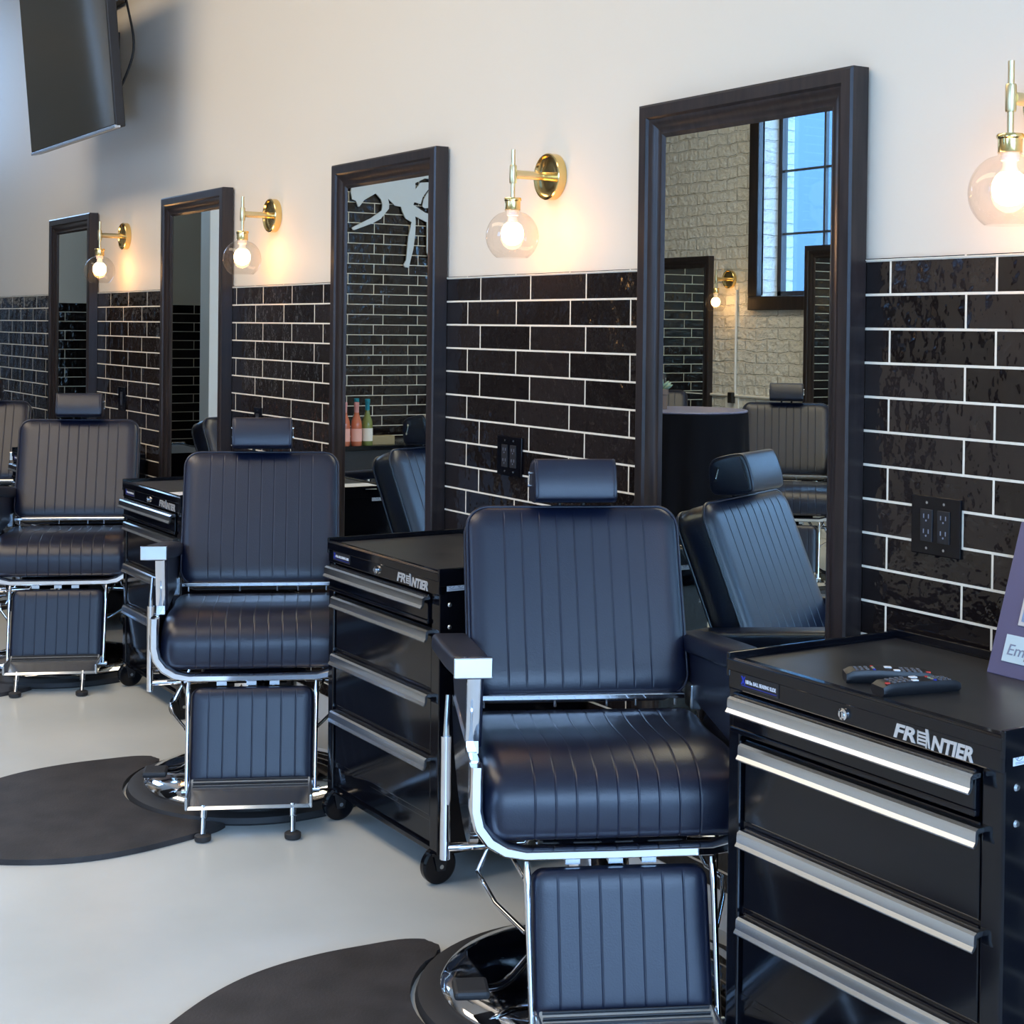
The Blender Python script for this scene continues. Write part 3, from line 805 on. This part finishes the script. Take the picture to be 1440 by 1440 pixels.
# ------------------------------------------------------------------ tool cabinets
def make_cabinet(label):
    t = thing('tool_cabinet', label, 'cabinet', (0, 0, 0), 0, 'black tool cabinets along the tiled wall')
    hw, yf, yb = .343, -.478, -.018
    bm = bmesh.new()
    for a, b in ((-hw, -hw + .034), (hw - .046, hw)): box(bm, a, b, yf, yf + .03, .085, .835, bev=.004)
    box(bm, -hw, -hw + .012, yf + .025, yb, .085, .835); box(bm, hw - .012, hw, yf + .025, yb, .085, .835)
    box(bm, -hw, hw, yb - .012, yb, .085, .835); box(bm, -hw + .01, hw - .01, yf + .02, yb, .085, .10)
    box(bm, -hw + .03, hw - .03, yf + .012, yf + .03, .10, .166, bev=.003)
    box(bm, -hw + .02, hw - .03, yf + .002, yf + .02, .085, .10, bev=.002)
    # rails between the drawers
    for z in (.166, .338, .508): box(bm, -hw + .03, hw - .04, yf + .008, yf + .024, z - .004, z + .012, bev=.002)
    box(bm, -hw, hw, yf - .003, yf + .02, .775, .838, bev=.004)
    obj('body', bm, blackmetal, t)
    # top tray
    bm = bmesh.new()
    box(bm, -hw - .004, -hw + .005, yf - .005, yb + .003, .800, .847, bev=.002); box(bm, hw - .005, hw + .004, yf - .005, yb + .003, .800, .847, bev=.002)
    box(bm, -hw - .004, hw + .004, yb - .005, yb + .004, .800, .850, bev=.002); box(bm, -hw, hw, yf - .006, yf + .003, .812, .836, bev=.0025)
    box(bm, -hw, hw, yf, yb, .815, .828)
    obj('top_tray', bm, blackmetal, t)
    obj('tray_liner', Box(-hw + .006, hw - .006, yf + .005, yb - .006, .828, .833, bev=.001), liner, t)
    # drawers
    hprof = [(0, 0), (-.018, .0), (-.024, -.004), (-.025, -.012), (-.025, -.022), (-.030, -.029), (-.028, -.032), (-.022, -.028), (-.018, -.020), (-.018, -.009), (0, -.007)]
    def handle(dr, x0, x1, y, z):
        bm = prism(bmesh.new(), [(y + p[0], z + p[1]) for p in hprof], 'x', x0, x1)
        obj('handle', bm, steel, dr, smooth=25)
    for z0, z1, x0, x1, fy, hx0, hx1 in ((.699, .772, -.325, .288, yf - .006, -.312, .300), (.520, .683, -.298, .292, yf + .004, -.290, .304), (.350, .512, -.298, .292, yf + .004, -.290, .304), (.178, .342, -.298, .292, yf + .004, -.290, .304)):
        bm = Box(x0, x1, fy, fy + .3, z0, z1, bev=.003)
        dr = obj('drawer', bm, blackmetal, t)
        if z0 > .6: box_lip = obj('drawer_lip', Box(x0 - .004, x1 + .004, fy - .004, fy + .01, z0 - .006, z0 + .006, bev=.003), blackmetal, dr)
        handle(dr, hx0, hx1, fy, z1 - .004)
    # lock, logo, badge, side label, side screws
    bm = lathe(bmesh.new(), [(0, -.010), (.006, -.010), (.0065, -.007), (.011, -.006), (.0115, 0), (0, 0)], (-.017, yf - .003, .795), 'y', 28)
    lk = obj('lock', bm, chrome, t, smooth=30)
    obj('keyhole', Box(-.0185, -.0155, yf - .0138, yf - .0128, .790, .800), blackmatte, lk)
    lg = thing_part('logo', t); lg['label'] = 'raised silver lettering'
    bm = bmesh.new()   # ribbed barrel emblem with a flame-like figure between FR and NTIER
    yy = yf - .0042
    for k in range(4): box(bm, .1600, .1795, yy, yy + .001, .7830 + k * .0062, .7866 + k * .0062)
    box(bm, .1590, .1612, yy, yy + .001, .7830, .806); box(bm, .1785, .1805, yy, yy + .001, .7830, .806)
    prism(bm, [(.1765, .815), (.1795, .822), (.1825, .815), (.1850, .803), (.1880, .780), (.1845, .781), (.1825, .795), (.1805, .779), (.1775, .780), (.1795, .797)], 'y', yy, yy + .001)
    obj_into(lg, bm, silver_m, 30)
    text_mesh('FR', .034, silver_m, lg, 'lettering', (.104, yy + .0006, .783), (R(90), 0, 0), .0006, .22, .0011, .051)
    text_mesh('NTIER', .034, silver_m, lg, 'lettering', (.1905, yy + .0006, .7805), (R(90), 0, 0), .0006, .22, .0013, .091)
    bd = obj('badge', Box(-.306, -.193, yf - .0045, yf - .003, .785, .814), blackmatte, t)
    text_mesh('100 lbs. BALL BEARING SLIDE', .010, paper_m, bd, 'badge_text', (-.288, yf - .0049, .7955), (R(90), 0, 0), .0002, 0, .0002, .088)
    obj('badge_mark', prism(bmesh.new(), [(-.302, .792), (-.297, .800), (-.302, .808), (-.298, .808), (-.295, .803), (-.292, .808), (-.289, .808), (-.293, .800), (-.289, .792), (-.292, .792), (-.295, .797), (-.298, .792)], 'y', yf - .0052, yf - .0044), blue_m, bd)
    obj('badge_line', Box(-.300, -.198, yf - .0050, yf - .0044, .7895, .7907), blue_m, bd)
    sl = obj('warning_label', Box(hw - .0002, hw + .0008, yf + .020, yf + .115, .786, .812), paper_m, t)
    bm = bmesh.new()
    for k in range(3):
        pts = [(yf + .034 + k * .028 + .009 * math.cos(a * .5236), .8015 + .008 * math.sin(a * .5236)) for a in range(12)]
        tube(bm, [(hw + .0010, p[0], p[1]) for p in pts], .0006, 5, closed=True); tube(bm, [(hw + .001, yf + .029 + k * .028, .7955), (hw + .001, yf + .039 + k * .028, .8075)], .0006, 5)
    for zz in (.7905, .7885): box(bm, hw + .0006, hw + .0011, yf + .025, yf + .108, zz, zz + .0008)
    obj('label_print', bm, ink_m, sl)
    for s in (-1, 1):
        for zz in (.750, .691):
            bm = lathe(bmesh.new(), [(0, .004), (.004, .0035), (.0065, 0), (0, 0)], (s * hw, yf + .030, zz), 'x', 16)
            if s < 0:
                for v in bm.verts: v.co.x = -hw - (v.co.x + hw)
            obj('screw', bm, steel, t, smooth=40)
    for s in (-1, 1):
        for y in (yf + .022, yb - .055):
            cx = s * (hw - .035)
            bm = lathe(bmesh.new(), [(0, -.014), (.012, -.014), (.020, -.012), (.044, -.013), (.050, -.008), (.050, .008), (.044, .013), (.020, .012), (.012, .014), (0, .014)], (cx, y, .050), 'x', 40)
            cs = obj('caster', bm, blackmetal, t, smooth=30)
            bm = bmesh.new()
            for q in (-.018, .016): prism(bm, [(y - .012, .038), (y + .012, .038), (y + .022, .085), (y - .022, .085)], 'x', cx + q, cx + q + .003)
            box(bm, cx - .02, cx + .02, y - .026, y + .026, .080, .086)
            obj('caster_fork', bm, blackmatte, cs)
            obj('axle_bolt', cyl(bmesh.new(), (cx - .022, y, .050), .006, .044, 'x', 12), steel, cs)
    return t
cab = make_cabinet('nearest black tool cabinet, with two remote controls on top')
cab.location = (.4575, 0, 0)
for x, lab in ((-1.408, 'black tool cabinet standing between the nearest chair and the second chair'),
               (-3.385, 'black tool cabinet between the second chair and the third chair'),
               (-5.185, 'black tool cabinet mostly hidden behind the third chair')):
    c = copy_tree(cab); c.location = (x, 0, 0); c['label'] = lab

# ------------------------------------------------------------------ remote controls on the nearest cabinet
def remote(loc, rz, label, flip):
    t = thing('remote_control', label, 'remote control', loc, rz, 'remote controls')
    L, w = .165, .046
    bm = bmesh.new()
    n = 14; rings = []
    for k in range(n + 1):
        u = k / n; x = (u - .5) * L; hh = .025 - .007 * abs(u - .35); ww = w / 2 * (1 - .12 * u)
        if k in (0, n): hh *= .75; ww *= .93
        rings.append([bm.verts.new((x, a * ww, b * hh)) for a, b in ((-.7, 0), (.7, 0), (1, .35), (1, .75), (.88, 1), (-.88, 1), (-1, .75), (-1, .35))])
    for A, B in zip(rings, rings[1:]):
        for k in range(8): bm.faces.new((A[k], A[(k + 1) % 8], B[(k + 1) % 8], B[k]))
    bm.faces.new(rings[0]); bm.faces.new(rings[-1][::-1])
    obj('shell', bm, blackmatte, t, smooth=40)
    sgn = -1 if flip else 1
    def b(x, y, sx, sy, m): 
        x *= sgn
        u = x / L + .5; hh = .025 - .007 * abs(u - .35)
        obj('button', Box(x - sx / 2, x + sx / 2, y - sy / 2, y + sy / 2, hh - .001, hh + .0018, bev=.0006, seg=1), m, t)
    b(-.070, -.013, .008, .007, red_m)
    for r in range(4):
        for c in range(3):
            b(-.056 + r * .0105, (c - 1) * .0125, .006, .0075, btn_m)
    b(-.012, -.012, .012, .009, wbtn_m); b(.000, .012, .014, .010, wbtn_m)
    for k, m in enumerate((blue_m, tan_m, leaf_m, red_m)): b(.030, (k - 1.5) * .009, .005, .006, m)
    for r in range(3):
        for c in range(3): b(.042 + r * .010, (c - 1) * .0115, .006, .006, btn_m)
    return t
remote((.415, -.345, .8332), R(57), 'black remote control lying further left on the cabinet top, partly hidden', True)
remote((.500, -.362, .8332), R(78), 'black remote control lying in front, nearer to the viewer', False)

# ------------------------------------------------------------------ framed plaque
t = thing('framed_plaque', 'plum framed award plaque leaning on the wall at the right edge', 'plaque', (.583, -.118, .8332), R(0))
lean = Matrix.Rotation(R(-18), 4, 'X')
def LN(bm): bmesh.ops.transform(bm, matrix=lean, verts=bm.verts); return bm
obj('board', LN(Box(-.135, .135, 0, .014, 0, .30, bev=.002)), purple_m, t)
f1 = obj('photo_frame', LN(Box(-.085, .085, -.004, 0, .10, .27, bev=.001)), silver_m, t)
obj('photo', LN(Box(-.077, .077, -.006, -.003, .108, .262)), nmat('photo_print', (.22, .30, .45), .4), f1)
pl = obj('name_plate', LN(Box(-.105, .105, -.003, 0, .028, .080, bev=.0005)), nmat('pale_plate', (.62, .74, .76), .3, .3), t)
tx = text_mesh('Employee', .030, ink_m, pl, 'engraving', (0, 0, 0), (0, 0, 0), .0003, .15, 0, .13)
tx.matrix_basis = lean @ Matrix.Translation((-.095, -.0036, .042)) @ Matrix.Rotation(R(90), 4, 'X')

# ------------------------------------------------------------------ small tray and papers on the third cabinet
t = thing('papers', 'loose grey papers on the third cabinet, seen in the horse-reflecting mirror', 'papers', (-3.165, -.375, .8332))
for k, (a, b, r_) in enumerate(((0, 0, 5), (.02, .03, 20))):
    bm = Box(-.105, .105, -.07, .07, k * .0012, k * .0012 + .001); bmesh.ops.rotate(bm, verts=bm.verts, cent=(0, 0, 0), matrix=Matrix.Rotation(R(r_), 3, 'Z'))
    bmesh.ops.translate(bm, verts=bm.verts, vec=(a, b, 0)); obj('sheet', bm, paper_m, t)
t = thing('glass_dish', 'small square clear dish beside the papers on the third cabinet', 'dish', (-3.11, -.20, .8332))
bm = bmesh.new()
for a, b, c, d in ((-.05, .05, -.05, -.046), (-.05, .05, .046, .05), (-.05, -.046, -.046, .046), (.046, .05, -.046, .046)): box(bm, a, b, c, d, .0, .035)
box(bm, -.046, .046, -.046, .046, 0, .004)
obj('bowl', bm, steel, t)

# ------------------------------------------------------------------ things seen only in the mirrors
# bar counter and bottles before the horse partition
t = thing('bar_counter', 'black counter holding the bottles, seen in the second mirror', 'counter', (-7.05, -2.55, 0))
obj('body', Box(-.28, .28, -.85, .85, 0, .655, bev=.004), blackmatte, t)
obj('countertop', Box(-.30, .30, -.87, .87, .655, .685, bev=.004), blackmetal, t)
def bottle(x, y, wine, foil, lab, label, group, h=.29):
    t = thing('wine_bottle', label, 'bottle', (x, y, .6855), 0, group)
    bm = lathe(bmesh.new(), [(0, .004), (.034, 0), (.037, .006), (.037, .13), (.033, .165), (.018, .205), (.0145, .225), (.0145, h - .03), (0, h - .03)], seg=28)
    obj('glass_body', bm, wine, t, smooth=45)
    bm = lathe(bmesh.new(), [(.0152, h - .075), (.0155, h - .03), (.0175, h - .028), (.0175, h - .002), (.015, h), (0, h)], seg=24)
    obj('foil_cap', bm, foil, t, smooth=45)
    bm = lathe(bmesh.new(), [(.0374, .03), (.0374, .115)], seg=28); obj('bottle_label', bm, lab, t, smooth=45)
bottle(-6.80, -2.045, rose_m, pink_m, pinklabel_m, 'rose wine bottle with pink foil at the far left of the counter bottles', 'bottles on the counter')
bottle(-6.79, -2.127, rose_m, pink_m, pinklabel_m, 'rose wine bottle with pink foil, second from left on the counter', 'bottles on the counter')
bottle(-6.90, -2.180, pale_m, teal_m, label_m, 'pale wine bottle with teal foil behind the rose bottles', 'bottles on the counter', .31)
bottle(-6.80, -2.212, pale_m, teal_m, label_m, 'pale wine bottle with teal foil and white label, furthest right', 'bottles on the counter', .31)
tag(obj('card_box', Box(-6.88, -6.80, -2.42, -2.24, .6855, .745, bev=.002), tan_m), 'small tan box on the counter right of the bottles', 'box')

# horse cut-out on the partition
H1 = [(-2.30, 2.60), (-2.42, 2.52), (-2.527, 2.542), (-2.555, 2.52), (-2.544, 2.468), (-2.555, 2.411), (-2.587, 2.401), (-2.603, 2.361), (-2.616, 2.361), (-2.654, 2.41), (-2.748, 2.465), (-2.791, 2.423), (-2.805, 2.383), (-2.799, 2.341), (-2.714, 2.282), (-2.554, 2.202), (-2.567, 2.185), (-2.58, 2.188), (-2.728, 2.244), (-2.793, 2.28), (-2.858, 2.356), (-2.861, 2.392), (-2.85, 2.432), (-2.91, 2.382), (-2.96, 2.376), (-2.97, 2.344), (-2.998, 2.292), (-3.052, 2.265), (-3.026, 2.163), (-3.008, 1.979), (-2.985, 1.942), (-2.996, 1.928), (-3.032, 1.923), (-3.042, 1.968), (-3.068, 2.064), (-3.083, 2.171), (-3.085, 2.272), (-3.081, 2.311), (-3.139, 2.287), (-3.18, 2.271), (-3.182, 2.122), (-3.183, 2.044), (-3.217, 1.97), (-3.20, 1.92), (-3.26, 1.91), (-3.25, 2.04), (-3.23, 2.33), (-3.165, 2.342), (-3.064, 2.396), (-3.073, 2.417), (-3.127, 2.405), (-3.144, 2.46), (-3.177, 2.503), (-3.227, 2.56), (-3.203, 2.574), (-3.122, 2.566), (-3.082, 2.513), (-3.078, 2.56), (-3.16, 2.60), (-3.25, 2.60), (-3.32, 2.66), (-3.28, 2.78), (-3.1, 2.86), (-2.85, 2.84), (-2.65, 2.86), (-2.50, 2.98), (-2.38, 3.08), (-2.34, 3.14), (-2.31, 3.07), (-2.16, 2.93), (-2.19, 2.88), (-2.32, 2.92), (-2.36, 2.80)]
t = thing('horse_cutout', 'pale horse-shaped metal cut-out on black tile, seen in the second mirror', 'wall art', (-7.799, 0, 0))
def xprism(pts):
    bm = bmesh.new(); prism(bm, pts, 'x', .012, .024); return bm
obj('horse_body', xprism(H1), art_m, t)
obj('tail', xprism([(-3.30, 2.62), (-3.224, 2.542), (-3.177, 2.485), (-3.151, 2.442), (-3.141, 2.388), (-3.165, 2.375), (-3.192, 2.379), (-3.205, 2.421), (-3.225, 2.452), (-3.30, 2.50)]), art_m, t)
bm = bmesh.new()
for y, z in ((-2.65, 2.6), (-3.0, 2.6), (-3.02, 2.0)): cyl(bm, (.001, y, z), .006, .012, 'x', 10)
obj('standoff', bm, steel, t)

# round table with plant
t = thing('cocktail_table', 'tall round table under a black floor-length cloth, seen in the nearest mirror', 'table', (-3.99, -2.70, 0))
bm = bmesh.new(); seg = 96; prof = [(.322, 1.05), (.323, 1.02), (.327, .85), (.340, .5), (.352, .2), (.36, .004)]
rings = []
for r_, z in prof:
    am = (1.05 - z) * .022
    rings.append([bm.verts.new(((r_ + am * math.sin(14 * 2 * math.pi * k / seg)) * math.cos(2 * math.pi * k / seg), (r_ + am * math.sin(14 * 2 * math.pi * k / seg)) * math.sin(2 * math.pi * k / seg), z)) for k in range(seg)])
for A, B in zip(rings, rings[1:]):
    for k in range(seg): bm.faces.new((A[k], A[(k + 1) % seg], B[(k + 1) % seg], B[k]))
bm.faces.new(rings[0])
obj('tablecloth', bm, cloth_m, t, smooth=60)
obj('table_top', lathe(bmesh.new(), [(0, 1.051), (.318, 1.051), (.322, 1.056), (.318, 1.062), (0, 1.062)], seg=72), clothtop_m, t, smooth=30)
t = thing('potted_succulent', 'small grey-green succulent in a square brown pot on the round table', 'plant', (-4.10, -2.57, 1.0625), R(20))
bm = prism(bmesh.new(), rrect(.105, .105, .006, 3), 'z', 0, .095); box(bm, -.058, .058, -.058, .058, .075, .105, bev=.003)
obj('pot', bm, pot_m, t)
bm = bmesh.new()
for k in range(22):
    a = k * 2.4; rr = .008 + .0022 * k; el = 1.3 - k * .045; c = Vector((rr * math.cos(a), rr * math.sin(a), .10)); d = Vector((math.cos(a) * math.cos(el), math.sin(a) * math.cos(el), math.sin(el)))
    tube(bm, [c, c + d * .025, c + d * .05, c + d * .065], [.004, .011, .008, .001], 6)
obj('rosette', bm, leaf_m, t, smooth=60)
# conduit and outlet on the brick wall
t = thing('white_conduit', 'white surface conduit running down the brick wall below the sconce', 'conduit', (-6.32, YL + .014, 1.0))
bm = tube(bmesh.new(), [(0, 0, 0), (0, 0, .78)], .010, 10); tube(bm, [(-.8, 0, 0), (.9, 0, 0)], .010, 10)
obj('pipe', bm, white_m, t, smooth=50)
t = thing('wall_socket', 'white wall socket with a black plug on the brick wall', 'outlet', (-6.36, YL + .001, .955))
obj('plate', Box(-.075, .075, 0, .012, -.06, .06, bev=.003), white_m, t)
obj('plug', Box(-.005, .045, .012, .05, -.01, .07, bev=.006), blackmatte, t)

print('objects', len(bpy.data.objects))
